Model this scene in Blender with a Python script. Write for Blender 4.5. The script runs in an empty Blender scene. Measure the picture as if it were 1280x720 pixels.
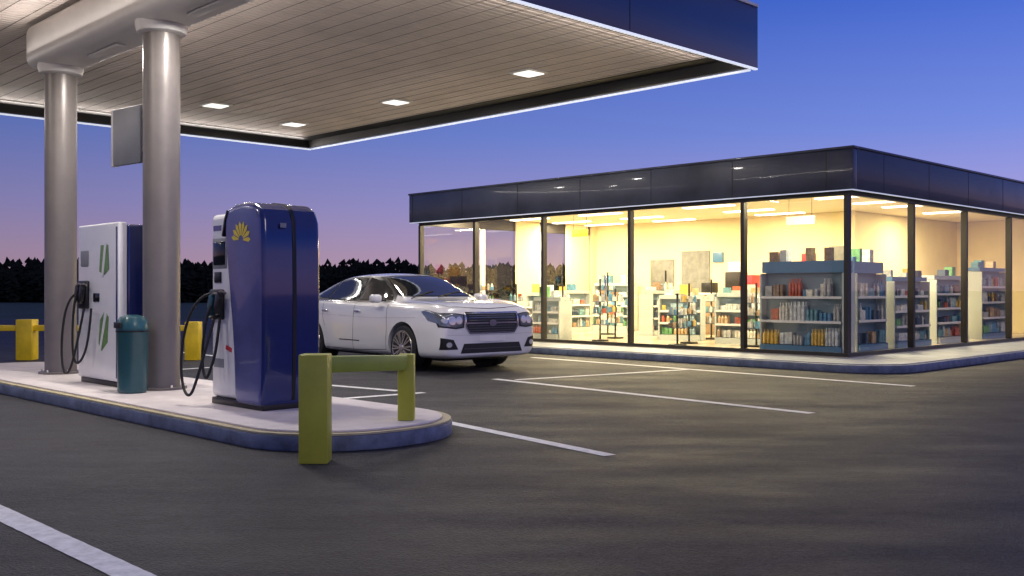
import bpy, bmesh, math, random
from mathutils import Vector, Matrix
from mathutils.bvhtree import BVHTree
random.seed(7)
scene = bpy.context.scene
scene.view_settings.view_transform = 'Standard'
scene.view_settings.look = 'None'
scene.view_settings.exposure = 0
COL = scene.collection
TH = math.atan2(-0.714, 0.70)          # site axis: local x = (.7,-.714), local y = (.714,.7)

def s2l(c):
    out = []
    for v in c:
        v /= 255.0
        out.append(v/12.92 if v <= 0.04045 else ((v+0.055)/1.055)**2.4)
    return tuple(out)

# ------------------------------------------------------------------ materials
def mat(name, col, rough=0.5, metal=0.0, var=0.0, scale=4.0, emit=None, es=0.0, coat=0.0, bump=0.0, bscale=60, spec=0.5, rvar=0.0):
    m = bpy.data.materials.new(name); m.use_nodes = True
    nt = m.node_tree; p = nt.nodes['Principled BSDF']
    p.inputs['Base Color'].default_value = (*col, 1)
    p.inputs['Roughness'].default_value = rough
    p.inputs['Metallic'].default_value = metal
    p.inputs['Coat Weight'].default_value = coat
    p.inputs['Coat Roughness'].default_value = 0.05
    p.inputs['Specular IOR Level'].default_value = spec
    if emit:
        p.inputs['Emission Color'].default_value = (*emit, 1)
        p.inputs['Emission Strength'].default_value = es
    tc = nt.nodes.new('ShaderNodeTexCoord')
    if var > 0 or rvar > 0:
        n = nt.nodes.new('ShaderNodeTexNoise'); n.inputs['Scale'].default_value = scale
        n.inputs['Detail'].default_value = 6; n.inputs['Roughness'].default_value = 0.65
        nt.links.new(tc.outputs['Object'], n.inputs['Vector'])
        if var > 0:
            r = nt.nodes.new('ShaderNodeValToRGB')
            r.color_ramp.elements[0].position = 0.3; r.color_ramp.elements[1].position = 0.7
            r.color_ramp.elements[0].color = (*[c*(1-var) for c in col], 1)
            r.color_ramp.elements[1].color = (*[min(1, c*(1+var)) for c in col], 1)
            nt.links.new(n.outputs['Fac'], r.inputs['Fac'])
            nt.links.new(r.outputs['Color'], p.inputs['Base Color'])
        if rvar > 0:
            mr = nt.nodes.new('ShaderNodeMapRange')
            mr.inputs['From Min'].default_value = .3; mr.inputs['From Max'].default_value = .7
            mr.inputs['To Min'].default_value = max(0.02, rough-rvar); mr.inputs['To Max'].default_value = min(1, rough+rvar)
            nt.links.new(n.outputs['Fac'], mr.inputs['Value']); nt.links.new(mr.outputs['Result'], p.inputs['Roughness'])
    if bump > 0:
        n2 = nt.nodes.new('ShaderNodeTexNoise'); n2.inputs['Scale'].default_value = bscale; n2.inputs['Detail'].default_value = 4
        nt.links.new(tc.outputs['Object'], n2.inputs['Vector'])
        b = nt.nodes.new('ShaderNodeBump'); b.inputs['Strength'].default_value = bump; b.inputs['Distance'].default_value = 0.01
        nt.links.new(n2.outputs['Fac'], b.inputs['Height']); nt.links.new(b.outputs['Normal'], p.inputs['Normal'])
    return m

def glass_mat(name, tint=(0.96, 0.97, 0.95)):
    m = bpy.data.materials.new(name); m.use_nodes = True; nt = m.node_tree
    for n in list(nt.nodes): nt.nodes.remove(n)
    N = nt.nodes.new; L = nt.links.new
    o = N('ShaderNodeOutputMaterial'); mx = N('ShaderNodeMixShader')
    t = N('ShaderNodeBsdfTransparent'); t.inputs['Color'].default_value = (*tint, 1)
    g = N('ShaderNodeBsdfGlossy'); g.inputs['Roughness'].default_value = 0.01
    lw = N('ShaderNodeLayerWeight'); lw.inputs['Blend'].default_value = .5
    pw = N('ShaderNodeMath'); pw.operation = 'POWER'; pw.inputs[1].default_value = 5
    ma = N('ShaderNodeMath'); ma.operation = 'MULTIPLY_ADD'; ma.inputs[1].default_value = .9; ma.inputs[2].default_value = .08
    L(lw.outputs['Facing'], pw.inputs[0]); L(pw.outputs[0], ma.inputs[0]); L(ma.outputs[0], mx.inputs[0])
    L(t.outputs[0], mx.inputs[1]); L(g.outputs[0], mx.inputs[2]); L(mx.outputs[0], o.inputs['Surface'])
    return m

def asphalt_mat():
    m = bpy.data.materials.new('asphalt'); m.use_nodes = True; nt = m.node_tree; p = nt.nodes['Principled BSDF']
    N = nt.nodes.new; L = nt.links.new
    tc = N('ShaderNodeTexCoord')
    def noise(sc, det, ro, vec=None):
        n = N('ShaderNodeTexNoise'); n.inputs['Scale'].default_value = sc; n.inputs['Detail'].default_value = det; n.inputs['Roughness'].default_value = ro
        L(vec if vec else tc.outputs['Object'], n.inputs['Vector']); return n
    mp = N('ShaderNodeMapping'); mp.inputs['Rotation'].default_value = (0, 0, -TH); mp.inputs['Scale'].default_value = (0.35, 1.3, 1)
    L(tc.outputs['Object'], mp.inputs['Vector'])
    big = noise(.35, 7, .65); fine = noise(34, 9, .85); mid = noise(6, 8, .75); stain = noise(.9, 5, .6); streak = noise(1.4, 9, .7, mp.outputs[0])
    vor = N('ShaderNodeTexVoronoi'); vor.inputs['Scale'].default_value = 75; L(tc.outputs['Object'], vor.inputs['Vector'])
    def ramp(src, a, ca, b, cb):
        r = N('ShaderNodeValToRGB'); e = r.color_ramp.elements; e[0].position = a; e[0].color = (*ca, 1); e[1].position = b; e[1].color = (*cb, 1); L(src, r.inputs['Fac']); return r.outputs[0]
    def mul(a, b):
        x = N('ShaderNodeMixRGB'); x.blend_type = 'MULTIPLY'; x.inputs[0].default_value = 1; L(a, x.inputs[1]); L(b, x.inputs[2]); return x.outputs[0]
    c = ramp(big.outputs['Fac'], .3, (.022, .022, .027), .72, (.044, .042, .047))
    c = mul(c, ramp(fine.outputs['Fac'], .38, (.25,)*3, .64, (2.1,)*3))
    c = mul(c, ramp(mid.outputs['Fac'], .35, (.70,)*3, .65, (1.28,)*3))
    c = mul(c, ramp(streak.outputs['Fac'], .35, (.70, .70, .72), .65, (1.25, 1.23, 1.22)))
    c = mul(c, ramp(stain.outputs['Fac'], .30, (.55,)*3, .42, (1,)*3))
    L(c, p.inputs['Base Color'])
    mr = N('ShaderNodeMapRange'); mr.inputs['From Min'].default_value = .3; mr.inputs['From Max'].default_value = .7
    mr.inputs['To Min'].default_value = .46; mr.inputs['To Max'].default_value = .76
    L(streak.outputs['Fac'], mr.inputs['Value']); L(mr.outputs[0], p.inputs['Roughness'])
    ad = N('ShaderNodeMath'); ad.operation = 'ADD'; L(fine.outputs['Fac'], ad.inputs[0]); L(vor.outputs['Distance'], ad.inputs[1])
    b = N('ShaderNodeBump'); b.inputs['Strength'].default_value = .9; b.inputs['Distance'].default_value = .02
    L(ad.outputs[0], b.inputs['Height']); L(b.outputs[0], p.inputs['Normal'])
    return m

M = {}
M['asphalt'] = asphalt_mat()
M['grass'] = mat('dark_grass', (.018, .046, .032), .95, var=.5, scale=.4)
M['paint'] = mat('road_paint', (.80, .80, .80), .6, var=.22, scale=14)
M['concrete'] = mat('island_concrete', (.70, .64, .62), .6, var=.14, scale=3, bump=.25, bscale=40)
M['kerb'] = mat('kerb_painted', (.14, .17, .25), .55, var=.4, scale=7, bump=.4)
M['kerbtop'] = mat('kerb_edge', (.48, .42, .26), .6, var=.2, scale=8)
M['pave'] = mat('pavement', (.30, .33, .38), .5, var=.25, scale=2.5, bump=.3)
M['steel'] = mat('brushed_steel', (.185, .165, .155), .42, .3, var=.15, scale=2, rvar=.08)
M['whitepaint'] = mat('white_enamel', (.74, .72, .70), .4, var=.05, scale=3)
M['ceil'] = mat('canopy_ceiling_panel_glow', (.52, .45, .41), .5, .0, var=.16, scale=1.0, emit=(1, .85, .75), es=.03)  # faint glow added to the panels to brighten the ceiling; they are no lamps
M['ceildark'] = mat('canopy_ceiling_gap', (.07, .06, .055), .8)
M['navy'] = mat('navy_fascia', (.010, .026, .11), .3, 0.1, var=.15, scale=.6, coat=.3)
M['black'] = mat('black_trim', (.008, .008, .010), .5)
M['frame'] = mat('dark_frame', (.032, .028, .026), .4, .3)
M['slate'] = mat('slate_cladding', (.042, .050, .080), .38, .0, var=.4, scale=.9, rvar=.1, coat=.2)
M['led'] = mat('led_strip', (.8, .85, 1), .4, emit=(.80, .86, 1), es=.75)
M['ledshop'] = mat('shop_led_strip', (.6, .65, .8), .4, emit=(.75, .82, 1), es=.40)
M['lamp'] = mat('lamp_diffuser', (.9, .9, .9), .4, emit=(1, .96, .88), es=1.3)
M['shoplamp'] = mat('shop_lamp', (.9, .9, .9), .4, emit=(1, .95, .80), es=3)
M['cream'] = mat('cream_wall', (.84, .71, .43), .75, var=.06, scale=1)
M['ceilshop'] = mat('shop_ceiling', (.80, .70, .48), .8)
M['tile'] = mat('shop_tile', (.50, .42, .30), .2, var=.06, scale=3)
M['glass'] = glass_mat('shop_glass')
M['poster'] = mat('poster_grey', (.20, .20, .19), .5, var=.3, scale=5)
M['yellow'] = mat('yellow_sign', (.85, .50, .03), .4, var=.05)
M['logo'] = mat('yellow_logo', (.85, .66, .06), .35)
M['bluegreen'] = mat('teal_plastic', (.015, .08, .10), .35, var=.15, coat=.3)
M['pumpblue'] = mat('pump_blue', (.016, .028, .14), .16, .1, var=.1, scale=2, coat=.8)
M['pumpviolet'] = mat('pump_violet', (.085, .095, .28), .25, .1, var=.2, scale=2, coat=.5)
M['pumpwhite'] = mat('pump_white', (.80, .80, .82), .3, var=.05, coat=.3)
M['green'] = mat('pump_green', (.14, .27, .09), .4, var=.5, scale=5)
M['screen'] = mat('screen', (.01, .012, .014), .1)
M['red'] = mat('red_label', (.6, .03, .04), .4)
M['rubber'] = mat('rubber', (.012, .012, .013), .6)
M['post'] = mat('guard_yellow', (.47, .48, .05), .42, var=.14, scale=3, bump=.1, bscale=12)
M['postg'] = mat('guard_olive', (.33, .40, .05), .42, var=.12, scale=3)
M['postb'] = mat('guard_yellow_bright', (.85, .60, .02), .45, var=.15, scale=5)
M['signgrey'] = mat('sign_grey', (.26, .27, .29), .45, .1, var=.08)
M['carpaint'] = mat('car_paint_white', (.78, .78, .80), .25, 0.0, coat=1.0)
M['carglass'] = mat('car_glass', (.010, .013, .018), .05, coat=1, spec=1.0)
M['carblack'] = mat('car_black', (.012, .012, .013), .35)
M['chrome'] = mat('chrome', (.7, .7, .72), .12, 1)
M['rim'] = mat('alloy_rim', (.62, .58, .54), .25, .8)
M['headlight'] = mat('headlight', (.20, .22, .25), .08, .4, coat=1)
M['headlens'] = mat('headlight_lens', (.65, .65, .68), .06, .3, coat=1)
M['creaseshade'] = mat('body_crease_shade', (.5, .5, .52), .3)  # grey for crease shading drawn as flat strips on the white body
M['tail'] = mat('tail_lens', (.35, .01, .01), .15, coat=1)
M['tree'] = mat('conifer_foliage', (.011, .015, .013), .95, var=.5, scale=.7, spec=.1)
M['shelfm'] = mat('shelf_metal', (.50, .54, .52), .4, .1)
M['shelfback'] = mat('shelf_back', (.20, .28, .32), .5)
M['header'] = mat('shelf_header_blue', (.08, .20, .36), .35)
M['counter'] = mat('counter_wood', (.30, .20, .11), .5, var=.3, scale=6)
prodcols = [(.28,.40,.46),(.10,.26,.42),(.62,.64,.62),(.14,.30,.34),(.72,.68,.58),(.46,.46,.44),(.05,.08,.12),(.50,.34,.18),(.55,.12,.06),(.72,.48,.10),(.14,.34,.14),(.30,.20,.12)]
PW = [4, 4, 6, 3, 6, 4, 4, 4, 2, 2.5, 1.5, 3]
PM = [mat('goods_%d' % i, c, .45, var=.4, scale=14) for i, c in enumerate(prodcols)]
def rk(): return random.choices(range(len(PM)), PW)[0]

# ------------------------------------------------------------------ helpers
def empty(name, loc=(0, 0, 0), rz=0.0):
    e = bpy.data.objects.new(name, None); COL.objects.link(e)
    e.location = loc; e.rotation_euler = (0, 0, rz); e.empty_display_size = .2
    return e
def F(a, b, z=0):     # site frame -> world
    return Vector((a*math.cos(TH)-b*math.sin(TH), a*math.sin(TH)+b*math.cos(TH), z))
def new(name, me, parent=None, m=None):
    o = bpy.data.objects.new(name, me); COL.objects.link(o)
    if m is not None:
        for x in (m if isinstance(m, list) else [m]): me.materials.append(x)
    if parent: o.parent = parent
    return o
def smooth(o, ang=40):
    for p in o.data.polygons: p.use_smooth = True
    try: o.data.set_sharp_from_angle(angle=math.radians(ang))
    except Exception: pass
def bevel_bm(bm, w, seg=2):
    if w > 0:
        bmesh.ops.bevel(bm, geom=list(bm.edges), offset=w, segments=seg, profile=.5, affect='EDGES')
def box(name, p0, p1, m, parent=None, bevel=0.0, seg=2, rot=None):
    bm = bmesh.new(); bmesh.ops.create_cube(bm, size=1)
    c = [(p0[i]+p1[i])/2 for i in range(3)]; s = [abs(p1[i]-p0[i]) for i in range(3)]
    for v in bm.verts: v.co = Vector((v.co.x*s[0], v.co.y*s[1], v.co.z*s[2]))
    bevel_bm(bm, bevel, seg)
    me = bpy.data.meshes.new(name); bm.to_mesh(me); bm.free()
    o = new(name, me, parent, m); o.location = c
    if rot: o.rotation_euler = rot
    if bevel > 0: smooth(o)
    return o
def quad(name, pts, m, parent=None):
    bm = bmesh.new(); bm.faces.new([bm.verts.new(p) for p in pts])
    me = bpy.data.meshes.new(name); bm.to_mesh(me); bm.free(); return new(name, me, parent, m)
def prism(name, pts, z0, z1, m, parent=None, bevel=0.0, seg=2, axis='z'):
    bm = bmesh.new()
    def P(p, z):
        if axis == 'z': return (p[0], p[1], z)
        if axis == 'y': return (p[0], z, p[1])
        return (z, p[0], p[1])
    lo = [bm.verts.new(P(p, z0)) for p in pts]; hi = [bm.verts.new(P(p, z1)) for p in pts]
    bm.faces.new(lo); bm.faces.new(hi); n = len(pts)
    for i in range(n): bm.faces.new((lo[i], lo[(i+1) % n], hi[(i+1) % n], hi[i]))
    bmesh.ops.recalc_face_normals(bm, faces=bm.faces)
    if bevel > 0:
        es = [e for e in bm.edges if e.calc_face_angle(0) > .5]
        bmesh.ops.bevel(bm, geom=es, offset=bevel, segments=seg, profile=.5, affect='EDGES')
    me = bpy.data.meshes.new(name); bm.to_mesh(me); bm.free()
    o = new(name, me, parent, m); smooth(o, 35)
    return o
def lathe(name, prof, m, parent=None, loc=(0, 0, 0), rot=(0, 0, 0), seg=32):
    bm = bmesh.new(); rings = []
    for r, z in prof:
        rings.append([bm.verts.new((r*math.cos(2*math.pi*i/seg), r*math.sin(2*math.pi*i/seg), z)) for i in range(seg)])
    for a, b in zip(rings, rings[1:]):
        for i in range(seg): bm.faces.new((a[i], a[(i+1) % seg], b[(i+1) % seg], b[i]))
    bm.faces.new(rings[0][::-1]); bm.faces.new(rings[-1])
    bmesh.ops.recalc_face_normals(bm, faces=bm.faces)
    me = bpy.data.meshes.new(name); bm.to_mesh(me); bm.free()
    o = new(name, me, parent, m); o.location = loc; o.rotation_euler = rot; smooth(o, 35)
    return o
def tube(name, pts, r, m, parent=None):
    cu = bpy.data.curves.new(name, 'CURVE'); cu.dimensions = '3D'; cu.bevel_depth = r; cu.bevel_resolution = 4; cu.use_fill_caps = True
    sp = cu.splines.new('NURBS'); sp.points.add(len(pts)-1)
    for i, p in enumerate(pts): sp.points[i].co = (*p, 1)
    sp.use_endpoint_u = True; sp.order_u = 4; sp.resolution_u = 10
    o = bpy.data.objects.new(name, cu); COL.objects.link(o); cu.materials.append(m)
    if parent: o.parent = parent
    return o
def area(name, loc, sx, sy, power, col, parent=None, rot=(0, 0, 0), spread=None):
    l = bpy.data.lights.new(name, 'AREA'); l.shape = 'RECTANGLE'; l.size = sx; l.size_y = sy; l.energy = power; l.color = col
    if spread: l.spread = spread
    o = bpy.data.objects.new(name, l); COL.objects.link(o); o.location = loc; o.rotation_euler = rot
    if parent: o.parent = parent
    return o

# ------------------------------------------------------------------ ground
def sheet(name, pts, z, m, parent=None):
    bm = bmesh.new(); f = bm.faces.new([bm.verts.new((p[0], p[1], z)) for p in pts])
    f.normal_update()
    if f.normal.z < 0: f.normal_flip()
    me = bpy.data.meshes.new(name); bm.to_mesh(me); bm.free()
    return new(name, me, parent, m)
sheet('ground', [(-1500, -300), (1500, -300), (1500, 2500), (-1500, 2500)], -.004, M['grass'])
sheet('asphalt_forecourt', [(-70, -25), (80, -25), (80, 42), (-70, 42)], 0.0, M['asphalt'])

H = 1.2; FP = 1253.0
def G(px, py, z=0):    # surveyed ground position of a point read off the photo
    Y = FP*(H-z)/(py-363.0); return ((px-640)*Y/FP, Y)
marks = empty('road_markings')
def mark(name, p, q, w):
    p = Vector(p); q = Vector(q); d = (q-p).normalized(); n = Vector((-d.y, d.x))*w/2
    k = max(8, int((q-p).length/.06)); L_, R_ = [], []
    for i in range(k+1):
        c = p+(q-p)*i/k
        L_.append(c+n*(1+random.uniform(-.035, .02))); R_.append(c-n*(1+random.uniform(-.035, .02)))
    bm = bmesh.new()
    lv = [bm.verts.new((v.x, v.y, .004)) for v in L_]; rv = [bm.verts.new((v.x, v.y, .004)) for v in R_]
    for i in range(k): bm.faces.new((rv[i], rv[i+1], lv[i+1], lv[i]))
    me = bpy.data.meshes.new(name); bm.to_mesh(me); bm.free()
    return new(name, me, marks, M['paint'])
def FF(u, v): w = F(-u, v); return (w.x, w.y)
mark('line_front', FF(14.0, 1.81), FF(3.5, 1.81), .14)
mark('line_island', FF(7.1, 5.98), (0.71, 7.27), .12)
mark('line_mid', G(618, 474), G(1015, 517), .13)
mark('line_shop', G(665, 447), G(1142, 483), .13)
mark('line_cross', G(645, 475), G(862, 462), .12)
mark('line_bay_a', G(408, 500), G(530, 491), .12)
mark('line_bay_b', G(390, 480), G(498, 489), .12)
mark('line_bay_c', G(225, 462), G(470, 446), .12)
mark('line_bay_d', G(222, 440), G(330, 452), .12)

# ------------------------------------------------------------------ island
isl = empty('pump_island', (0, 0, 0), TH)
def rrect(a0, a1, b0, b1, r, n=10):
    pts = []
    for cx, cy, s in ((a1-r, b1-r, 0), (a0+r, b1-r, 90), (a0+r, b0+r, 180), (a1-r, b0+r, 270)):
        for i in range(n+1):
            t = math.radians(s+90*i/n); pts.append((cx+r*math.cos(t), cy+r*math.sin(t)))
    return pts
prism('kerb', rrect(-15.6, -6.08, 3.90, 5.76, .86), .0, .118, M['kerb'], isl, .015)
prism('kerb_edge', rrect(-15.59, -6.09, 3.91, 5.75, .85), .1185, .132, M['kerbtop'], isl)
prism('slab', rrect(-15.52, -6.16, 3.98, 5.68, .79), .1325, .15, M['concrete'], isl, .006)

# ------------------------------------------------------------------ canopy
can = empty('fuel_station_canopy', (0, 0, 0), TH)
A0, A1, B0, B1 = -19.6, -7.9, -3.1, 12.75     # extents in the site frame
ZC, ZF, ZT = 4.60, 4.40, 5.31
T = .12
box('roof_deck', (A0+T, B0+T, ZC+.10), (A1-T, B1-T, ZC+.30), M['ceildark'], can)
def fascia(nm, p0, p1, axis, out):
    if axis == 'b':
        x0, x1 = (p0[0]-T, p0[0]) if out > 0 else (p0[0], p0[0]+T)
        box(nm, (x0, p0[1], ZF+.03), (x1, p1[1], ZT), M['navy'], can, .01)
        box(nm+'_led', (x0+.07 if out > 0 else x0+.002, p0[1]+.002, ZF+.004), (x1-.002 if out > 0 else x1-.07, p1[1]-.002, ZF+.028), M['led'], can)
        box(nm+'_cap', (x0-.01, p0[1]-.01, ZT+.001), (x1+.01, p1[1]+.01, ZT+.05), M['whitepaint'], can, .01)
        y = p0[1]+1.5
        while y < p1[1]-.5:
            xs = (x1+.0005, x1+.002) if out > 0 else (x0-.002, x0-.0005)
            box('fascia_seam', (xs[0], y, ZF+.05), (xs[1], y+.012, ZT-.01), M['black'], can); y += 2.85
    else:
        y0, y1 = (p0[1]-T, p0[1]) if out > 0 else (p0[1], p0[1]+T)
        box(nm, (p0[0]+T+.002, y0, ZF+.03), (p1[0]-T-.002, y1, ZT), M['navy'], can, .01)
        box(nm+'_led', (p0[0]+T, y0+.07 if out > 0 else y0+.002, ZF+.004), (p1[0]-T, y1-.002 if out > 0 else y1-.07, ZF+.028), M['led'], can)
        box(nm+'_cap', (p0[0]+T+.02, y0-.01, ZT+.001), (p1[0]-T-.02, y1+.01, ZT+.05), M['whitepaint'], can, .01)
fascia('fascia_near', (A1, B0), (A1, B1), 'b', 1)
fascia('fascia_far', (A0, B0), (A0, B1), 'b', -1)
fascia('fascia_shop_side', (A0, B1), (A1, B1), 'a', 1)
fascia('fascia_road_side', (A0, B0), (A1, B0), 'a', -1)
box('liner_near', (A1-T-.03, B0+T+.03, ZF+.035), (A1-T-.003, B1-T-.03, ZC+.05), M['black'], can)
box('liner_far', (A0+T+.003, B0+T+.03, ZF+.035), (A0+T+.03, B1-T-.03, ZC+.05), M['black'], can)
box('liner_shop', (A0+T+.003, B1-T-.028, ZF+.035), (A1-T-.003, B1-T-.003, ZC+.05), M['black'], can)
box('liner_road', (A0+T+.003, B0+T+.003, ZF+.035), (A1-T-.003, B0+T+.028, ZC+.05), M['black'], can)
box('margin_far', (A0+T+.031, B0+T+.031, ZC-.012), (A0+T+.40, B1-T-.031, ZC-.005), M['black'], can)
box('margin_shop', (A0+T+.402, B1-T-.36, ZC-.012), (A1-T-.031, B1-T-.031, ZC-.005), M['black'], can)
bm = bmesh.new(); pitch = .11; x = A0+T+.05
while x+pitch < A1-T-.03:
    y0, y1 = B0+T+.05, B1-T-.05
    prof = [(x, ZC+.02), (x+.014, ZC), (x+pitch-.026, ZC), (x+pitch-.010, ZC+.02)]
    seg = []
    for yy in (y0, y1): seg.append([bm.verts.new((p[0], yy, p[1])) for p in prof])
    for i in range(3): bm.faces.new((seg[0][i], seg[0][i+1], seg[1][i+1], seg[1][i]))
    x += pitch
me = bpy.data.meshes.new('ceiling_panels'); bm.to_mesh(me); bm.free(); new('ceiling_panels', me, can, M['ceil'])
box('ceiling_backing', (A0+T+.04, B0+T+.04, ZC+.021), (A1-T-.04, B1-T-.04, ZC+.09), M['ceildark'], can)
yy = B0+1.2
while yy < B1-.5:
    box('ceiling_joint', (A0+T+.06, yy, ZC-.003), (A1-T-.06, yy+.008, ZC-.001), M['ceildark'], can); yy += .3

for i, a in enumerate((-10.26, -13.10)):
    lathe('column_%d' % (i+1), [(.26, .151), (.26, .175), (.195, .176), (.19, .2), (.19, 3.92)], M['steel'], can, (a, 4.82, 0), seg=40)
    lathe('capital_%d' % (i+1), [(.20, 3.92), (.25, 3.94), (.27, 4.0), (.27, 4.09)], M['whitepaint'], can, (a, 4.82, 0), seg=40)
    for k in range(6):
        t = k*math.pi/3; lathe('anchor_bolt', [(.014, 0), (.014, .03)], M['chrome'], can, (a+.23*math.cos(t), 4.82+.23*math.sin(t), .175), seg=6)
box('beam', (-13.5, 4.50, 4.02), (-8.1, 5.14, 4.585), M['whitepaint'], can, .14, 5)
def canlamp(a, b, pw=55):
    box('lamp_housing', (a-.22, b-.22, ZC-.03), (a+.22, b+.22, ZC-.005), M['whitepaint'], can, .01)
    box('lamp_diffuser', (a-.17, b-.17, ZC-.04), (a+.17, b+.17, ZC-.0305), M['lamp'], can)
    area('lamp_light', (a, b, ZC-.05), .26, .26, pw, (1, .93, .86), can)
for a in (-10.95, -14.3, -17.65): canlamp(a, 11.1, 55)
canlamp(-16.85, 8.95, 55)
for a in (-9.6, -13.9): canlamp(a, 1.2, 60)
# slim linear fittings under the beam
for a in (-9.15, -11.7):
    box('beam_light', (a-.42, 4.76, 3.99), (a+.42, 4.88, 4.018), M['whitepaint'], can, .008)
    area('beam_lamp', (a, 4.82, 3.985), .78, .08, 78, (1, .94, .88), can)
for nm, loc, ln, rot in (('ceiling_fill_near', (A1-T-.06, (B0+B1)/2, ZF+.05), B1-B0-.6, (0, math.radians(112), 0)),
                         ('ceiling_fill_far', (A0+T+.06, (B0+B1)/2, ZF+.05), B1-B0-.6, (0, math.radians(-112), 0))):
    area(nm, loc, .04, ln, 75, (1, .90, .82), can, rot)  # strip lights added inside the liners to brighten the ceiling
for nm, y, ry in (('ceiling_fill_beam_a', 4.46, -1), ('ceiling_fill_beam_b', 5.18, 1)):
    area(nm, (-10.8, y, 4.12), 5.2, .04, 36, (1, .91, .84), can, (math.radians(118)*ry, 0, 0))  # upward strip lights added beside the beam, also to lift the ceiling
box('roof_beacon', (-8.15, 12.35, ZT+.055), (-7.95, 12.6, ZT+.13), M['whitepaint'], can, .02)

sg = empty('column_sign', F(-10.72, 4.66, 2.88), TH+.12)
box('board', (-.30, -.03, -.31), (.28, .03, .31), M['signgrey'], sg, .012)
box('board_rim', (-.305, -.032, -.315), (-.26, .036, .315), M['whitepaint'], sg, .006)
box('arm_top', (.282, -.015, .16), (.33, .02, .20), M['steel'], sg)
box('arm_bottom', (.282, -.015, -.2), (.33, .02, -.16), M['steel'], sg)

# ------------------------------------------------------------------ fuel dispensers
def nozzle(parent, x, y, z, m):
    pr = prism('nozzle', [(0, 0), (.05, .02), (.09, .16), (.06, .22), (.02, .20), (-.01, .10)], -.02, .02, m, parent, .006, 2, 'y')
    pr.location = (x, y, z)
    tube('spout', [(x+.05, y, z+.20), (x+.10, y-.01, z+.24), (x+.14, y+.02, z+.20)], .012, M['steel'], parent)
def hose(parent, x, y, z0, x1, z1, low, out, side=.1, r=.013):
    tube('hose', [(x, y, z0), (x-.02, y-out*.6, z0-.02), (x-side, y-out, z0-.35), (x-side, y-out, low+.1), (x+(x1-x)*.4, y-out*1.1, low),
                  (x1, y-out, low+.12), (x1+.02, y-out*.6, z1-.3), (x1, y-.03, z1)], r, M['rubber'], parent)
def dispenser_a():
    p = empty('fuel_dispenser', F(-8.18, 4.815, .15), TH)
    box('base', (-.46, -.27, 0), (.46, .27, .06), M['frame'], p, .01)
    box('service_cabinet', (-.48, -.265, .06), (.12, .265, 1.755), M['pumpwhite'], p, .05, 4)
    prof = [(.02, .03)]
    for t in range(0, 11):
        k = t/10; prof.append((.0-.17*math.sin(k*math.pi/2)*k - .01, .12+1.45*k))
    prof += [(-.175, 1.70), (-.13, 1.79), (0, 1.825), (.18, 1.835), (.34, 1.815), (.44, 1.76), (.485, 1.66), (.50, 1.4), (.505, 1.0), (.50, .5), (.485, .1), (.47, .03)]
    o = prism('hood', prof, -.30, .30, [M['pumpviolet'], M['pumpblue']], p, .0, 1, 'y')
    bm = bmesh.new(); bm.from_mesh(o.data)
    es = [e for e in bm.edges if e.calc_face_angle(0) > 1.2]
    bmesh.ops.bevel(bm, geom=es, offset=.055, segments=6, profile=.5, affect='EDGES')
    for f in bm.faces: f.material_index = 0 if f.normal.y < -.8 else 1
    bm.to_mesh(o.data); bm.free(); smooth(o, 30)
    band = [(.49, .08), (.508, .5), (.513, 1.0), (.508, 1.4), (.493, 1.665), (.447, 1.767), (.344, 1.823), (.18, 1.843), (0, 1.833),
            (0, 1.80), (.18, 1.80), (.34, 1.78), (.40, 1.7), (.45, 1.6), (.46, 1.0), (.45, .08)]
    prism('centre_band', band, .0, .035, M['black'], p, .003, 2, 'y')
    prism('hood_lip', [(-.20, 1.55), (-.155, 1.70), (-.11, 1.775), (-.10, 1.75), (-.14, 1.68), (-.185, 1.54)], -.308, .308, M['black'], p, 0, 1, 'y')
    lg = bmesh.new(); S = 1.35; c = (.14, 1.50)
    for i in range(8):
        a0 = math.radians(-10+i*24.5); a1 = a0+math.radians(19)
        pts = [(c[0]+S*r_*math.cos(t_), c[1]+S*r_*math.sin(t_)) for r_, t_ in ((.03, a0), (.10, a0), (.125, (a0+a1)/2), (.10, a1), (.03, a1))]
        lg.faces.new([lg.verts.new((q[0], -.304, q[1])) for q in pts])
    me = bpy.data.meshes.new('emblem'); lg.to_mesh(me); lg.free(); new('emblem', me, p, M['logo'])
    box('end_badge', (.508, -.13, 1.60), (.511, -.07, 1.64), M['signgrey'], p)
    y = -.265
    box('display', (-.42, y-.012, 1.28), (-.20, y+.01, 1.50), M['screen'], p, .01)
    box('display_bezel', (-.44, y-.006, 1.25), (-.18, y+.01, 1.53), M['signgrey'], p, .006)
    box('keypad', (-.40, y-.012, 1.12), (-.28, y+.01, 1.22), M['carblack'], p, .005)
    box('nozzle_boot', (-.44, y-.045, .78), (-.22, y+.01, 1.06), M['carblack'], p, .02)
    box('label_blue', (-.43, y-.003, 1.60), (-.28, y+.01, 1.65), M['pumpviolet'], p)
    box('label_red', (-.20, y-.003, .50), (-.09, y+.01, .54), M['red'], p, rot=(0, .25, 0))
    box('label_grey', (-.42, y-.003, .34), (-.24, y+.01, .42), M['signgrey'], p)
    for k, x in enumerate((-.38, -.25)):
        nozzle(p, x, y-.07, .80+.02*k, M['bluegreen'] if k != 1 else M['carblack'])
    hose(p, -.42, y-.03, 1.02, -.30, .80, .06, .22, .16)
    hose(p, -.30, y-.03, .96, -.20, .80, .22, .12, .06)
    return p
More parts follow.
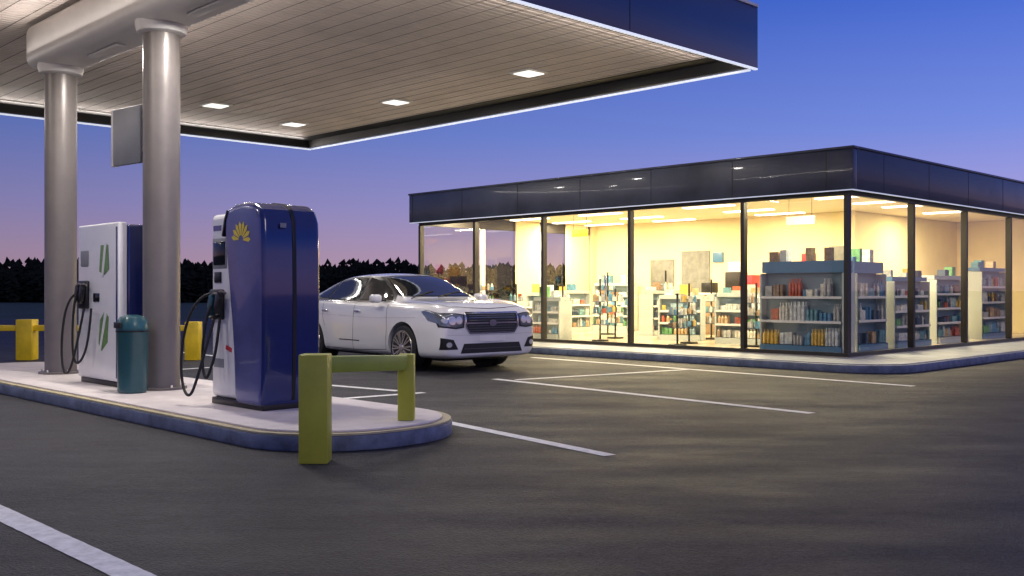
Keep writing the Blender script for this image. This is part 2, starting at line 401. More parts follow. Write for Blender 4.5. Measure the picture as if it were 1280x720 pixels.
def dispenser_b():
    p = empty('fuel_dispenser', F(-11.21, 4.815, .15), TH)
    box('base', (-.53, -.27, 0), (.53, .27, .06), M['frame'], p, .01)
    box('cabinet', (-.545, -.19, .06), (.545, .295, 1.77), M['pumpblue'], p, .03, 3)
    box('service_panel', (-.55, -.295, .062), (.55, -.192, 1.79), M['pumpwhite'], p, .02, 3)
    y = -.295
    def leaf(nm, pts, m):
        return prism(nm, pts, y-.004, y+.002, m, p, 0, 1, 'y')
    leaf('green_panel', [(.06, 1.26), (.10, 1.55), (.30, 1.55), (.32, 1.28), (.20, 1.22)], M['green'])
    leaf('green_panel_low', [(.04, .46), (.12, .38), (.28, .48), (.31, .76), (.20, .82), (.08, .72)], M['green'])
    leaf('white_curve', [(.12, 1.2), (.17, 1.2), (.26, 1.57), (.20, 1.57)], M['pumpwhite']).location = (0, -.003, 0)
    leaf('white_curve_low', [(.07, .42), (.11, .40), (.26, .78), (.21, .82)], M['pumpwhite']).location = (0, -.003, 0)
    box('side_stripe', (.50, y-.003, .10), (.535, y+.01, 1.74), M['pumpblue'], p)
    box('display', (-.45, y-.012, 1.32), (-.24, y+.01, 1.50), M['signgrey'], p, .01)
    box('display_b', (-.10, y-.012, .92), (.06, y+.01, 1.02), M['screen'], p, .01)
    box('nozzle_boot', (-.47, y-.045, .84), (-.22, y+.01, 1.16), M['carblack'], p, .02)
    for k, x in enumerate((-.43, -.30)):
        nozzle(p, x, y-.07, .90, M['carblack'])
    hose(p, -.46, y-.03, 1.02, -.22, .85, .08, .16, .08)
    hose(p, -.36, y-.03, 1.08, -.02, .85, .20, .10, .02)
    return p
dispenser_a(); dispenser_b()

bn = empty('waste_bin', (-3.90, 10.30, .15), TH)
lathe('body', [(.13, 0), (.145, .02), (.155, .62), (.16, .63), (.16, .66), (.155, .72), (.12, .78), (.05, .80)], M['bluegreen'], bn, seg=32)
box('opening', (-.08, -.163, .665), (.08, -.14, .725), M['black'], bn, .004)
lathe('liner_ring', [(.163, .625), (.163, .64)], M['black'], bn, seg=32)

# ------------------------------------------------------------------ guard rails
gr = empty('guard_barrier')
box('post_near', (-1.475, 6.92, 0), (-1.275, 7.10, .755), M['post'], gr, .008)
box('post_far', (-.92, 8.06, .15), (-.79, 8.19, .685), M['post'], gr, .01)
d = Vector((-.855+1.375, 8.125-7.10))
r = box('rail', (-d.length/2, -.045, -.06), (d.length/2-.02, .045, .06), M['postg'], gr, .012)
p0 = Vector((-1.36, 7.10, .675)); p1 = Vector((-.865, 8.06, .62)); mid = (p0+p1)/2; dv = p1-p0
r.location = mid; r.rotation_euler = (0, -math.atan2(dv.z, math.hypot(dv.x, dv.y)), math.atan2(dv.y, dv.x)); r.scale = (dv.length/d.length*.985, 1, 1)
g2 = empty('guard_barrier')
box('post_1', (-8.52, 17.2, 0), (-8.24, 17.45, .70), M['postb'], g2, .01)
box('post_2', (-5.62, 17.2, 0), (-5.38, 17.42, .66), M['postb'], g2, .01)
box('post_3', (-12.5, 17.2, 0), (-12.25, 17.42, .68), M['postb'], g2, .01)
box('rail_1', (-8.238, 17.26, .50), (-5.622, 17.36, .60), M['postb'], g2, .01)
box('rail_2', (-12.248, 17.26, .50), (-8.522, 17.36, .60), M['postb'], g2, .01)

# ------------------------------------------------------------------ shop
CA, CB = -7.62, 14.94
shop = empty('convenience_store', F(CA, CB, 0), TH)   # local x<=0 along front, local y>=0 inward
ZB, ZG, ZTOP = .13, 2.79, 3.43
SL, SD = -10.75, 12.0
pave = empty('shop_pavement', F(CA, CB, 0), TH)
prism('kerb', rrect(-13.5, 1.30, -1.30, 16, .9), 0, .118, M['kerb'], pave, .015)
prism('paving', rrect(-13.42, 1.22, -1.22, 15.92, .83), .1185, .13, M['pave'], pave)
box('floor', (SL, 0, .1305), (0, SD, .14), M['tile'], shop)
box('interior_ceiling', (SL+.1, .1, 2.98), (-.1, SD-.1, 3.02), M['ceilshop'], shop)
box('roof', (SL-.1, -.1, 3.2), (.1, SD+.1, 3.34), M['slate'], shop)
ov = .16
box('fascia_front', (SL-ov, -ov, ZG), (ov, -ov+.14, ZTOP), M['slate'], shop, .006)
box('fascia_side', (ov-.14, -ov+.142, ZG), (ov, SD+ov, ZTOP), M['slate'], shop, .006)
box('fascia_left', (SL-ov, -ov+.142, ZG), (SL-ov+.14, SD+ov, ZTOP), M['slate'], shop, .006)
box('fascia_back', (SL-ov+.142, SD+ov-.14, ZG), (ov-.142, SD+ov, ZTOP), M['slate'], shop, .006)
box('cap_front', (SL-ov-.02, -ov-.02, ZTOP+.001), (ov+.02, -ov+.16, ZTOP+.04), M['slate'], shop, .006)
box('cap_side', (ov-.16, -ov+.162, ZTOP+.001), (ov+.02, SD+ov, ZTOP+.04), M['slate'], shop, .006)
box('soffit_led_front', (SL-ov+.02, -ov-.004, ZG-.016), (ov-.0, -ov+.03, ZG-.001), M['ledshop'], shop)
box('soffit_led_side', (ov-.03, -ov+.032, ZG-.016), (ov+.004, SD, ZG-.001), M['ledshop'], shop)
for k in range(7):
    x = -.3-k*1.75
    box('fascia_seam', (x, -ov-.003, ZG+.01), (x+.015, -ov-.001, ZTOP-.01), M['black'], shop)
for k in range(7):
    y = .9+k*1.75
    box('fascia_seam', (ov+.001, y, ZG+.01), (ov+.003, y+.015, ZTOP-.01), M['black'], shop)
for (nm, p0, p1) in (('head_front', (SL, -.0, ZG-.07), (0, .08, 2.97)), ('sill_front', (SL, .0, .1405), (0, .08, .20)),
                     ('head_side', (-.08, .082, ZG-.07), (0, SD, 2.97)), ('sill_side', (-.08, .082, .1405), (0, SD, .20)),
                     ('head_left', (SL, .082, ZG-.07), (SL+.08, 6.0, 2.97)), ('sill_left', (SL, .082, .1405), (SL+.08, 6.0, .20))):
    box(nm, p0, p1, M['frame'], shop)
for x in (0, -1.94, -4.43, -6.72, -8.81, -10.75):
    xa = x-.07 if x == 0 else (x if x < -10 else x-.035)
    box('mullion_front', (xa, -.012, .202), (xa+.07, .10, ZG-.072), M['frame'], shop)
for y in (2.4, 4.74, 7.06, 9.4, 11.7):
    box('mullion_side', (-.10, y-.035, .202), (.012, y+.035, ZG-.072), M['frame'], shop)
for y in (2.0, 4.0, 5.9):
    box('mullion_left', (SL-.012, y-.04, .202), (SL+.10, y+.04, ZG-.072), M['whitepaint'], shop)
box('pier_left', (SL+.09, 3.1, .1405), (SL+.14, 3.95, 2.97), M['cream'], shop)
box('pier_left_b', (SL+.09, 5.0, .1405), (SL+.14, 5.85, 2.97), M['cream'], shop)
z0, z1 = .202, ZG-.072
quad('glass_front', [(SL+.07, .04, z0), (-.07, .04, z0), (-.07, .04, z1), (SL+.07, .04, z1)], M['glass'], shop)
quad('glass_side', [(-.04, .102, z0), (-.04, SD, z0), (-.04, SD, z1), (-.04, .102, z1)], M['glass'], shop)
quad('glass_left', [(SL+.04, 6.0, z0), (SL+.04, .102, z0), (SL+.04, .102, z1), (SL+.04, 6.0, z1)], M['glass'], shop)
box('door_handle', (-5.0, -.06, 1.0), (-4.97, -.03, 1.5), M['chrome'], shop, .005)
box('wall_left_back', (SL, 6.002, .1405), (SL+.15, SD, 2.975), M['cream'], shop)
box('wall_back', (SL+.152, SD-.15, .1405), (-.1, SD, 2.975), M['cream'], shop)
box('office_front_wall', (SL+.152, 6.2, .1405), (-3.0, 6.32, 2.975), M['cream'], shop)
box('office_side_wall', (-3.12, 6.322, .1405), (-3.0, SD-.152, 2.975), M['cream'], shop)
box('office_door', (-7.7, 6.17, .1405), (-6.85, 6.198, 2.2), M['poster'], shop)
for x in (-1.5, -4.6, -7.6, -9.9):
    for y in (1.3, 4.4):
        area('ceiling_lamp', (x, y, 2.945), 1.1, .22, 185, (1, .83, .50), shop)
    for y in (1.3, 2.85, 4.4, 5.7):
        box('ceiling_light', (x-.6, y-.10, 2.955), (x+.6, y+.10, 2.978), M['shoplamp'], shop)
for y in (8.0,):
    box('ceiling_light', (-2.2, y-.13, 2.955), (-1.0, y+.13, 2.978), M['shoplamp'], shop)
    area('ceiling_lamp', (-1.6, y, 2.945), 1.1, .22, 185, (1, .83, .50), shop)
for i, (x, z, w, h, mm) in enumerate(((-8.7, 1.3, .75, .7, 'poster'), (-5.1, 1.5, .5, .45, 'yellow'), (-3.6, 1.7, .45, .5, 'poster'), (-6.3, 1.4, .35, .5, 'whitepaint'), (-4.3, 1.75, .35, .3, 'red'), (-6.75, 1.9, .3, .25, 'header'))):
    box('wall_poster', (x, 6.16, z), (x+w, 6.195, z+h), M[mm], shop, .004)
for (x, y, w, mm) in ((-2.2, 2.4, .6, 'whitepaint'), (-8.0, 2.6, .5, 'yellow')):
    box('hanging_sign', (x-w/2, y-.01, 2.46), (x+w/2, y+.01, 2.62), M[mm], shop, .003)
    for s in (-.4, .4): box('sign_wire', (x+s*w-.003, y-.003, 2.62), (x+s*w+.003, y+.003, 2.975), M['frame'], shop)

def add_boxes(bm, boxes):
    for p0, p1, mi in boxes:
        vs = [bm.verts.new((x, y, z)) for x in (p0[0], p1[0]) for y in (p0[1], p1[1]) for z in (p0[2], p1[2])]
        for q in ((0, 1, 3, 2), (4, 6, 7, 5), (0, 4, 5, 1), (2, 3, 7, 6), (0, 2, 6, 4), (1, 5, 7, 3)):
            f = bm.faces.new([vs[k] for k in q]); f.material_index = mi
def add_bottle(bm, cx, cy, z, r, h, mi, neck):
    k = 7; prof = [(r, 0), (r, h*.68), (r*.35, h*.85), (r*.35, h)] if neck else [(r, 0), (r, h)]
    rings = [[bm.verts.new((cx+q*math.cos(2*math.pi*i/k), cy+q*math.sin(2*math.pi*i/k), z+zz)) for i in range(k)] for q, zz in prof]
    for a, b in zip(rings, rings[1:]):
        for i in range(k):
            f = bm.faces.new((a[i], a[(i+1) % k], b[(i+1) % k], b[i])); f.material_index = mi
    f = bm.faces.new(rings[-1]); f.material_index = mi
def shelf(sx, sy, L=1.4, Hh=1.5, rot=0, D=.5, levels=4, head=.06, hm=0):
    e = empty('shop_shelf', F(CA+sx, CB+sy, .141), TH+rot)
    fr = []; n = levels
    fr.append(((-L/2, -.02, 0), (L/2, .02, Hh), 1))
    for s in (-1, 1): fr.append(((s*L/2-.015, -D/2*.8, 0), (s*L/2+.015, D/2*.8, Hh*.98), 0))
    fr.append(((-L/2+.021, -D/2, 0), (L/2-.021, D/2, .12), 3 if hm == 3 else 0))
    dz = (Hh-.14)/n; gb = bmesh.new()
    for i in range(n):
        z = .13+i*dz; dd = D/2*(1-.10*i)
        if i > 0:
            fr.append(((-L/2+.021, -dd, z-.025), (L/2-.021, dd, z), 0))
            for s in (-1, 1):
                a, b = sorted((s*(dd+.001), s*(dd+.012))); fr.append(((-L/2+.021, a, z-.04), (L/2-.021, b, z+.003), 2))
        for side in (-1, 1):
            x = -L/2+.05
            while x < L/2-.1:
                kind = random.choice(('box', 'bottle', 'can', 'bottle', 'bag')); k = rk(); rep = random.choice((1, 2, 3, 4))
                w = random.choice((.06, .08, .13)) if kind in ('box', 'bag') else random.choice((.06, .075)); h = dz*random.uniform(.30, .62) if kind != 'bottle' else dz*random.uniform(.55, .78)
                if random.random() < .15: x += .12; continue
                for _ in range(rep):
                    if x+w > L/2-.04: break
                    if kind in ('box', 'bag'):
                        y0, y1 = side*.03, side*(dd-.02-random.uniform(0, .08))
                        add_boxes(gb, [((x, min(y0, y1), z+.002), (x+w-.01, max(y0, y1), z+h*random.uniform(.9, 1)), k)])
                    else:
                        for row in (1, 2):
                            add_bottle(gb, x+w/2, side*(dd-.045-(row-1)*(w+.01)), z+.002, w/2-.006, h, k, kind == 'bottle')
                    x += w
                x += random.uniform(0, .03)
    # things standing on the top shelf
    x = -L/2+.1
    while x < L/2-.15:
        if random.random() < .6: add_boxes(gb, [((x, -.08, Hh+head+.001), (x+random.uniform(.08, .2), .08, Hh+head+random.uniform(.08, .24)), rk())])
        x += random.uniform(.15, .4)
    fr.append(((-L/2, -D/2*.6, Hh-.02), (L/2, D/2*.6, Hh+head), hm))
    bm = bmesh.new(); add_boxes(bm, fr); me = bpy.data.meshes.new('frame'); bm.to_mesh(me); bm.free(); new('frame', me, e, [M['shelfm'], M['shelfback'], M['whitepaint'], M['header']])
    bmesh.ops.recalc_face_normals(gb, faces=gb.faces)
    me = bpy.data.meshes.new('goods'); gb.to_mesh(me); gb.free(); new('goods', me, e, list(PM))
    return e
shelf(-1.15, .75, 1.55, 1.38, levels=3, head=.18, hm=3); shelf(-.75, 1.95, 1.1, 1.38, math.pi/2, levels=3, head=.18, hm=3); shelf(-.75, 3.6, 1.5, 1.25, math.pi/2, hm=3)
shelf(-.9, 5.8, 1.5, 1.3, math.pi/2); shelf(-1.0, 8.4, 1.5, 1.5, math.pi/2, hm=3)
shelf(-3.3, 2.2, 1.1, .95, levels=3); shelf(-5.1, 2.6, .9, .9, .4, levels=3); shelf(-7.4, 1.0, .8, .85, levels=3); shelf(-8.9, 2.4, 1.0, .95, levels=3)
shelf(-4.4, 4.3, 1.2, 1.0, levels=3); shelf(-7.0, 4.4, 1.2, 1.0, math.pi/2, levels=3); shelf(-2.4, 4.8, 1.2, 1.2); shelf(-9.7, 4.2, 1.0, 1.0, math.pi/2, levels=3)
shelf(-3.5, 5.8, 1.2, 1.5, levels=5); shelf(-9.6, 5.8, 1.2, 1.2)
ct = empty('service_counter', F(CA-6.0, CB+5.6, .141), TH)
box('counter_body', (-1.2, -.3, 0), (1.0, .3, .95), M['counter'], ct, .01)
box('counter_top', (-1.25, -.34, .951), (1.05, .34, 1.0), M['whitepaint'], ct, .01)
box('till', (-.6, -.15, 1.001), (-.3, .15, 1.25), M['carblack'], ct, .02)
box('coffee_machine', (.1, -.18, 1.001), (.5, .2, 1.5), M['frame'], ct, .02)
box('coffee_machine_b', (.55, -.18, 1.001), (.85, .2, 1.42), M['red'], ct, .02)
def stand(sx, sy, hh):
    e = empty('display_stand', F(CA+sx, CB+sy, .141), TH+random.random())
    lathe('pole', [(.18, 0), (.18, .03), (.02, .04), (.02, hh)], M['carblack'], e, seg=16)
    bm = bmesh.new()
    for lev in range(int((hh-.35)/.24)):
        z = .35+lev*.24
        for k in range(7):
            a = k*2*math.pi/7+lev; cx, cy = .13*math.cos(a), .13*math.sin(a)
            if random.random() < .5: add_boxes(bm, [((cx-.04, cy-.03, z), (cx+.04, cy+.03, z+random.uniform(.08, .16)), rk())])
            else: add_bottle(bm, cx, cy, z, .03, random.uniform(.1, .18), rk(), True)
        add_boxes(bm, [((-.17, -.17, z-.012), (.17, .17, z-.001), 6)])
    me = bpy.data.meshes.new('goods'); bm.to_mesh(me); bm.free(); new('goods', me, e, list(PM))
for a_ in ((-6.1, 1.1, 1.3), (-8.3, .8, 1.2), (-5.9, 3.1, 1.5), (-3.9, .8, 1.0), (-2.6, 1.5, 1.2), (-9.9, 1.4, 1.35), (-8.0, 3.6, 1.5), (-2.1, 3.2, 1.5), (-4.9, 3.4, 1.3), (-6.6, 2.2, 1.1), (-9.2, .9, 1.0), (-4.2, 1.6, 1.2), (-7.9, 1.9, 1.2)): stand(*a_)

# ------------------------------------------------------------------ car
def build_car(loc, rz):
    car = empty('parked_car', loc, rz)
    S = [(-2.33, .62, .42, .84, .56, .90, .44, .93, .945), (-2.26, .78, .30, .94, .70, 1.0, .56, 1.04, 1.055), (-1.95, .88, .24, 1.0, .80, 1.06, .64, 1.10, 1.12),
         (-1.60, .92, .21, 1.01, .82, 1.07, .65, 1.13, 1.15), (-1.35, .925, .2, 1.01, .82, 1.06, .62, 1.24, 1.265), (-.85, .93, .19, 1.0, .81, 1.05, .575, 1.41, 1.445), (-.35, .93, .19, .99, .81, 1.04, .58, 1.44, 1.485),
         (.10, .93, .19, .98, .81, 1.03, .58, 1.435, 1.485), (.42, .93, .19, .975, .81, 1.025, .575, 1.38, 1.43), (.80, .93, .19, .97, .82, 1.02, .62, 1.20, 1.25),
         (1.10, .93, .19, .965, .82, 1.015, .67, 1.07, 1.095), (1.25, .93, .19, .96, .82, 1.01, .68, 1.045, 1.07), (1.65, .925, .19, .955, .82, 1.005, .69, 1.035, 1.06), (1.98, .92, .19, .94, .82, .985, .69, 1.015, 1.04),
         (2.22, .90, .20, .905, .80, .95, .67, .98, 1.0), (2.34, .855, .22, .81, .755, .86, .62, .885, .90), (2.38, .76, .27, .72, .68, .76, .56, .78, .79)]
    bm = bmesh.new(); rings = []
    for (x, w, zb, zs, w6, z6, wt, zt, zc) in S:
        h = zs-zb
        half = [(0, zb), (w*.6, zb), (w*.90, zb+.01), (w*.985, zb+.09), (w, zb+h*.45), (w*.992, zb+h*.72), (w*.97, zs-.03), (w*.945, zs), (w6, z6), ((w6*.22+wt*.78), z6*.22+zt*.78), (wt, zt), (wt*.82, zt+(zc-zt)*.45), (wt*.45, zt+(zc-zt)*.85), (0, zc)]
        ring = [(y, z) for y, z in half] + [(-y, z) for y, z in half[-2:0:-1]]
        rings.append([bm.verts.new((x, y, z)) for y, z in ring])
    n = len(rings[0])
    for a, b in zip(rings, rings[1:]):
        for i in range(n): bm.faces.new((a[i], a[(i+1) % n], b[(i+1) % n], b[i]))
    hn = n//2
    for R in (rings[0], rings[-1]):
        for i in range(hn):
            q = [R[i], R[i+1], R[(n-i-1) % n], R[(n-i) % n]]
            q2 = []
            for v in q:
                if v not in q2: q2.append(v)
            if len(q2) >= 3: bm.faces.new(q2)
    bmesh.ops.recalc_face_normals(bm, faces=bm.faces)
    me = bpy.data.meshes.new('body'); bm.to_mesh(me); bm.free()
    body = new('body', me, None, M['carpaint'])
    sub = body.modifiers.new('s', 'SUBSURF'); sub.levels = 2; sub.render_levels = 2
    cut = []
    for x in (1.38, -1.35):
        for sy in (-1, 1):
            bpy.ops.mesh.primitive_cylinder_add(vertices=40, radius=.39, depth=.46, location=(x, sy*.85, .345), rotation=(math.pi/2, 0, 0))
            c = bpy.context.object; cut.append(c)
            bo = body.modifiers.new('b', 'BOOLEAN'); bo.operation = 'DIFFERENCE'; bo.object = c; bo.solver = 'EXACT'
    dg = bpy.context.evaluated_depsgraph_get(); ev = body.evaluated_get(dg)
    me2 = bpy.data.meshes.new_from_object(ev); body.modifiers.clear(); body.data = me2
    if not me2.materials: me2.materials.append(M['carpaint'])
    for c in cut: bpy.data.objects.remove(c)
    body.parent = car
    smooth(body, 38)
    b2 = bmesh.new(); b2.from_mesh(me2); bvh = BVHTree.FromBMesh(b2)
    def proj(v, d, off):
        h = bvh.ray_cast(v, d)
        if h[0] is None: h = bvh.find_nearest(v)
        nrm = h[1]
        if nrm.dot(d) > 0: nrm = -nrm
        return h[0]+nrm*off
    DD = {'R': Vector((0, 1, 0)), 'L': Vector((0, -1, 0)), 'F': Vector((-1, 0, 0)), 'B': Vector((1, 0, 0)), 'T': Vector((0, 0, -1))}
    def up(p, view):
        return {'R': Vector((p[0], -3, p[1])), 'L': Vector((p[0], 3, p[1])), 'F': Vector((5, p[0], p[1])), 'T': Vector((p[0], p[1], 4)), 'B': Vector((-5, p[0], p[1]))}[view]
    def decal(nm, poly, view, m, off=.004, cuts=5):
        bm = bmesh.new(); D = DD[view]
        bm.faces.new([bm.verts.new(up(p, view)) for p in poly])
        bmesh.ops.triangulate(bm, faces=bm.faces)
        bmesh.ops.subdivide_edges(bm, edges=bm.edges, cuts=cuts, use_grid_fill=True)
        bmesh.ops.triangulate(bm, faces=bm.faces)
        bmesh.ops.subdivide_edges(bm, edges=bm.edges, cuts=2, use_grid_fill=True)
        for v in bm.verts: v.co = proj(v.co, D, off)
        bmesh.ops.recalc_face_normals(bm, faces=bm.faces)
        me = bpy.data.meshes.new(nm); bm.to_mesh(me); bm.free(); o = new(nm, me, car, m)
        for p in o.data.polygons: p.use_smooth = True
        return o
    def strip(nm, pts, view, m, w=.008, off=.0035):
        bm = bmesh.new(); P = [Vector(p) for p in pts]; dense = []
        for a, b in zip(P, P[1:]):
            k = max(2, int((b-a).length/.03))
            for i in range(k): dense.append(a+(b-a)*i/k)
        dense.append(P[-1]); prev = None; D = DD[view]
        for i, p in enumerate(dense):
            t = (dense[min(i+1, len(dense)-1)]-dense[max(i-1, 0)]).normalized(); nn = Vector((-t.y, t.x))*w/2
            pr = [bm.verts.new(proj(up(q, view), D, off)) for q in (p+nn, p-nn)]
            if prev: bm.faces.new((prev[0], prev[1], pr[1], pr[0]))
            prev = pr
        me = bpy.data.meshes.new(nm); bm.to_mesh(me); bm.free(); return new(nm, me, car, m)
    for v in ('R', 'L'):
        decal('window_surround', [(1.0, 1.035), (.80, 1.19), (.42, 1.38), (.0, 1.43), (-.5, 1.42), (-.92, 1.355), (-1.36, 1.17), (-1.44, 1.09), (-1.2, 1.04), (0, 1.02)], v, M['carblack'], .003, 8)
        decal('front_side_window', [(.90, 1.055), (.74, 1.18), (.40, 1.35), (.02, 1.40), (.02, 1.045)], v, M['carglass'], .008)
        decal('rear_side_window', [(-.05, 1.045), (-.05, 1.40), (-.5, 1.39), (-.86, 1.325), (-.98, 1.06)], v, M['carglass'], .008)
        decal('quarter_window', [(-1.03, 1.07), (-.92, 1.30), (-1.27, 1.15), (-1.34, 1.09)], v, M['carglass'], .008)
        strip('belt_trim', [(.98, 1.03), (0, 1.015), (-1.2, 1.03), (-1.42, 1.08)], v, M['chrome'], .014, .009)
        strip('door_gap_front', [(.93, .98), (.96, .6), (.92, .30)], v, M['carblack'])
        strip('door_gap_mid', [(-.02, 1.0), (-.02, .6), (-.05, .26)], v, M['carblack'])
        strip('door_gap_rear', [(-1.02, 1.0), (-1.0, .76), (-.92, .62)], v, M['carblack'])
        strip('sill_gap', [(.92, .30), (.0, .26), (-.92, .27)], v, M['carblack'])
        strip('character_line_shade', [(1.7, .80), (.5, .775), (-1.9, .83)], v, M['creaseshade'], .008, .001)
        strip('lower_trim', [(.95, .24), (0, .21), (-.92, .22)], v, M['carblack'], .05, .004)
        sy = -1 if v == 'R' else 1
        for hx in (.12, -.90):
            box('door_handle', (hx-.08, sy*.925, .86), (hx+.08, sy*.955, .885), M['chrome'], car, .008)
        box('mirror_arm', (.78, sy*.86, 1.03), (.86, sy*.98, 1.06), M['carblack'], car, .006)
        box('mirror', (.74, sy*.95, 1.01), (.90, sy*1.12, 1.14), M['carpaint'], car, .05, 4)
        decal('headlamp_wing', [(2.30, .71), (2.26, .87), (1.95, .915), (1.84, .89), (2.02, .76)], v, M['headlight'], .006)
        decal('tail_lamp_side', [(-2.24, .74), (-2.22, .96), (-1.95, .96), (-2.0, .78)], v, M['tail'], .006)
        decal('headlamp_rim', [(sy*.88, .67), (sy*.895, .875), (sy*.64, .87), (sy*.50, .85), (sy*.52, .66), (sy*.66, .645)], 'F', M['carblack'], .005)
        decal('headlamp', [(sy*.87, .69), (sy*.88, .86), (sy*.64, .855), (sy*.53, .835), (sy*.55, .68), (sy*.66, .665)], 'F', M['headlight'], .008)
        for hy, rr in ((.61, .054), (.72, .060), (.82, .035)):
            decal('headlamp_lens', [(sy*hy+rr*math.cos(t*math.pi/6), .765+rr*1.05*math.sin(t*math.pi/6)) for t in range(12)], 'F', M['headlens'], .013, 1)
        decal('fog_recess', [(sy*.87, .35), (sy*.87, .52), (sy*.70, .49), (sy*.62, .35)], 'F', M['carblack'], .004)
        decal('fog_lamp', [(sy*.77+.045*math.cos(t*math.pi/5), .42+.038*math.sin(t*math.pi/5)) for t in range(10)], 'F', M['headlens'], .01, 1)
        decal('tail_lamp', [(sy*.78, .76), (sy*.78, .94), (sy*.45, .94), (sy*.45, .82)], 'B', M['tail'], .006)
    decal('windscreen_frit', [(-.72, 1.10), (.72, 1.10), (.55, 1.415), (.3, 1.44), (-.3, 1.44), (-.55, 1.415)], 'F', M['carblack'], .003, 8)
    decal('windscreen', [(-.68, 1.115), (.68, 1.115), (.53, 1.39), (.3, 1.415), (-.3, 1.415), (-.53, 1.39)], 'F', M['carglass'], .007, 8)
    decal('rear_window', [(-.60, 1.16), (.60, 1.16), (.50, 1.39), (-.50, 1.39)], 'B', M['carglass'], .006, 8)
    decal('grille', [(-.42, .58), (.42, .58), (.48, .68), (.48, .86), (-.48, .86), (-.48, .68)], 'F', M['carblack'], .006)
    for z in (.615, .65, .685, .765, .80, .83): strip('grille_bar', [(-.43, z), (.43, z)], 'F', M['headlight'], .008, .013)
    strip('grille_bar_chrome', [(-.48, .725), (.48, .725)], 'F', M['chrome'], .024, .015)
    strip('grille_rim', [(-.42, .58), (.42, .58), (.49, .68), (.49, .87), (-.49, .87), (-.49, .68), (-.42, .58)], 'F', M['chrome'], .022, .014)
    decal('badge', [(.07*math.cos(t*math.pi/6), .725+.05*math.sin(t*math.pi/6)) for t in range(12)], 'F', M['chrome'], .022, 1)
    decal('lower_grille', [(-.58, .29), (.58, .29), (.52, .43), (-.52, .43)], 'F', M['carblack'], .005)
    strip('lower_bar', [(-.52, .355), (.52, .355)], 'F', M['headlight'], .008, .01)
    strip('bumper_crease_shade', [(-.8, .56), (0, .545), (.8, .56)], 'F', M['creaseshade'], .007, .001)
    decal('number_plate', [(-.24, .455), (.24, .455), (.24, .545), (-.24, .545)], 'F', M['pumpwhite'], .016)
    for sy in (-1, 1):
        strip('bonnet_gap', [(1.18, sy*.78), (1.9, sy*.77), (2.22, sy*.68)], 'T', M['carblack'], .008)
        strip('bonnet_crease_shade', [(1.25, sy*.42), (2.15, sy*.36)], 'T', M['creaseshade'], .006, .001)
    strip('bonnet_front', [(2.22, -.68), (2.28, -.3), (2.295, 0), (2.28, .3), (2.22, .68)], 'T', M['carblack'], .010)
    tube('wiper', [(1.16, -.1, 1.10), (1.0, .2, 1.16), (.93, .5, 1.18)], .008, M['carblack'], car)
    tube('wiper', [(1.16, -.6, 1.08), (1.02, -.3, 1.15), (.95, -.05, 1.19)], .008, M['carblack'], car)
    box('underbody', (-2.0, -.60, .16), (2.0, .60, .3), M['carblack'], car, .03)
    for x in (1.38, -1.35):
        for sy in (-1, 1):
            w = lathe('tyre', [(.20, -.11), (.305, -.112), (.335, -.095), (.345, -.05), (.345, .05), (.335, .095), (.305, .112), (.20, .11)], M['rubber'], car, (x, sy*.81, .345), (0, 0, 0), 48)
            w.rotation_euler = (math.pi/2, 0, 0) if sy < 0 else (-math.pi/2, 0, 0)
            lathe('rim_lip', [(.225, .10), (.245, .114), (.258, .118), (.262, .113)], M['rim'], w, seg=48)
            lathe('wheel_well', [(.235, .119), (.235, .1195)], M['carblack'], w, seg=32)
            bm = bmesh.new()
            for k in range(10):
                a = k*math.pi/5
                for s in (-1, 1):
                    a1 = a+s*.12
                    c0 = Vector((.03*math.cos(a), .03*math.sin(a), .126)); c1 = Vector((.24*math.cos(a1), .24*math.sin(a1), .132))
                    dd = (c1-c0).normalized(); nn = Vector((-dd.y, dd.x, 0))*.011
                    q = [c0+nn, c0-nn, c1-nn, c1+nn]
                    upv = [bm.verts.new(v) for v in q]; dn = [bm.verts.new(v-Vector((0, 0, .012))) for v in q]
                    bm.faces.new(upv)
                    for i in range(4): bm.faces.new((upv[i], upv[(i+1) % 4], dn[(i+1) % 4], dn[i]))
            bmesh.ops.recalc_face_normals(bm, faces=bm.faces)
            me = bpy.data.meshes.new('spokes'); bm.to_mesh(me); bm.free(); new('spokes', me, w, M['rim'])
            lathe('hub', [(.05, .12), (.05, .134), (.035, .138)], M['rim'], w, seg=20)
            lathe('rim_edge', [(.26, .118), (.256, .134), (.24, .134), (.237, .122)], M['rim'], w, seg=48) if False else None
            lathe('arch_liner', [(.385, -.20), (.385, -.19)], M['black'], w, seg=32)
    return car
def copy_tree(src, loc, rz):
    def rec(o, par):
        c = o.copy(); COL.objects.link(c); c.parent = par
        for ch in list(o.children): rec(ch, c)
        return c
    r = rec(src, None); r.location = loc; r.rotation_euler = (0, 0, rz); return r
car = build_car((-1.82, 16.6, 0), math.radians(-50))
copy_tree(car, (-2.0, 20.4, 0), math.radians(-46))

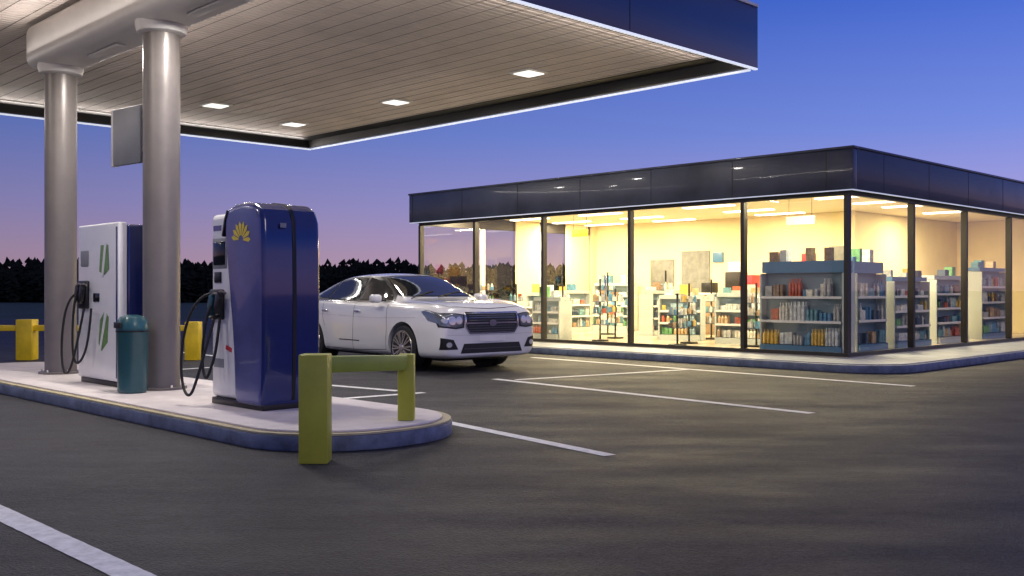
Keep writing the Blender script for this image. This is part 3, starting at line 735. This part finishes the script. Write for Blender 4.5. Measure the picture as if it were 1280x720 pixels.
# ------------------------------------------------------------------ distant trees
bm = bmesh.new()
def pine(x, y, h, r):
    n = 7; tiers = random.randint(8, 10)
    k = 5; b = [bm.verts.new((x+.12*math.cos(2*math.pi*i/k), y+.12*math.sin(2*math.pi*i/k), 0)) for i in range(k)]; t = bm.verts.new((x, y, h*.9))
    for i in range(k): bm.faces.new((b[i], b[(i+1) % k], t))
    for j in range(tiers):
        f = j/tiers; z0 = h*(.05+.86*f)+random.uniform(-.12, .12); rr = r*(1-f*f)**.7*random.uniform(.7, 1.15)+.18; z1 = z0+h*.13
        ph = random.random()*6; apex = bm.verts.new((x+random.uniform(-.2, .2), y, min(z1, h))); ring = []
        for i in range(n*2):
            q = rr*(1.0 if i % 2 else .5)*random.uniform(.6, 1.25); a = ph+math.pi*i/n
            ring.append(bm.verts.new((x+q*math.cos(a), y+q*math.sin(a), z0+random.uniform(-.25, .25)*rr)))
        for i in range(n*2): bm.faces.new((ring[i], ring[(i+1) % (n*2)], apex))
for row, (yy, hh) in enumerate(((100, 3.4), (104, 4.3), (112, 4.9), (122, 5.3))):
    x = -85
    while x < 75:
        hv = hh*random.uniform(.86, 1.05)*(1+.04*math.sin(x*.15+row)) * (1.0 if x < -12 else .88)
        pine(x+random.uniform(-.3, .3), yy+random.uniform(-2, 2), hv, random.uniform(.7, 1.1))
        x += random.uniform(.3, .7)
me = bpy.data.meshes.new('distant_tree_line'); bm.to_mesh(me); bm.free()
new('distant_tree_line', me, None, M['tree'])

# ------------------------------------------------------------------ sky + sun
w = bpy.data.worlds.new('World'); scene.world = w; w.use_nodes = True; nt = w.node_tree
N = nt.nodes.new; L = nt.links.new
for n in list(nt.nodes): nt.nodes.remove(n)
out = N('ShaderNodeOutputWorld'); bg = N('ShaderNodeBackground'); bg2 = N('ShaderNodeBackground'); add = N('ShaderNodeAddShader')
sky = N('ShaderNodeTexSky'); sky.sky_type = 'NISHITA'; sky.sun_disc = False
sky.sun_elevation = math.radians(1.0); sky.sun_rotation = math.radians(120)
bg2.inputs['Strength'].default_value = .004; L(sky.outputs[0], bg2.inputs['Color'])
tc = N('ShaderNodeTexCoord'); sp = N('ShaderNodeSeparateXYZ'); L(tc.outputs['Generated'], sp.inputs[0])
rp = N('ShaderNodeValToRGB'); cr = rp.color_ramp
stops = [(0.0, (196, 160, 178)), (.035, (184, 158, 190)), (.08, (156, 150, 208)), (.15, (112, 134, 214)), (.27, (64, 100, 200)), (.42, (86, 96, 160)), (1.0, (84, 90, 140))]
while len(cr.elements) < len(stops): cr.elements.new(.5)
for e, (p, c) in zip(cr.elements, stops): e.position = p; e.color = (*s2l(c), 1)
L(sp.outputs['Z'], rp.inputs['Fac'])
mr = N('ShaderNodeMapRange'); mr.inputs['From Min'].default_value = -.45; mr.inputs['From Max'].default_value = .45
mr.inputs['To Min'].default_value = .66; mr.inputs['To Max'].default_value = 1.12; L(sp.outputs['X'], mr.inputs['Value'])
L(rp.outputs[0], bg.inputs['Color']); L(mr.outputs[0], bg.inputs['Strength'])
L(bg.outputs[0], add.inputs[0]); L(bg2.outputs[0], add.inputs[1]); L(add.outputs[0], out.inputs['Surface'])
sl = bpy.data.lights.new('sun', 'SUN'); sl.energy = .35; sl.angle = math.radians(15); sl.color = (1, .86, .82)
so = bpy.data.objects.new('sun', sl); COL.objects.link(so)
so.rotation_euler = (math.radians(62), 0, math.radians(40))

# ------------------------------------------------------------------ camera
cd = bpy.data.cameras.new('camera'); cd.lens = 36*FP/1280; cd.sensor_width = 36; cd.clip_end = 4000; cd.clip_start = .05
cd.shift_y = 3/1280
co = bpy.data.objects.new('camera', cd); COL.objects.link(co); co.location = (0, 0, H); co.rotation_euler = (math.pi/2, 0, 0)
scene.camera = co
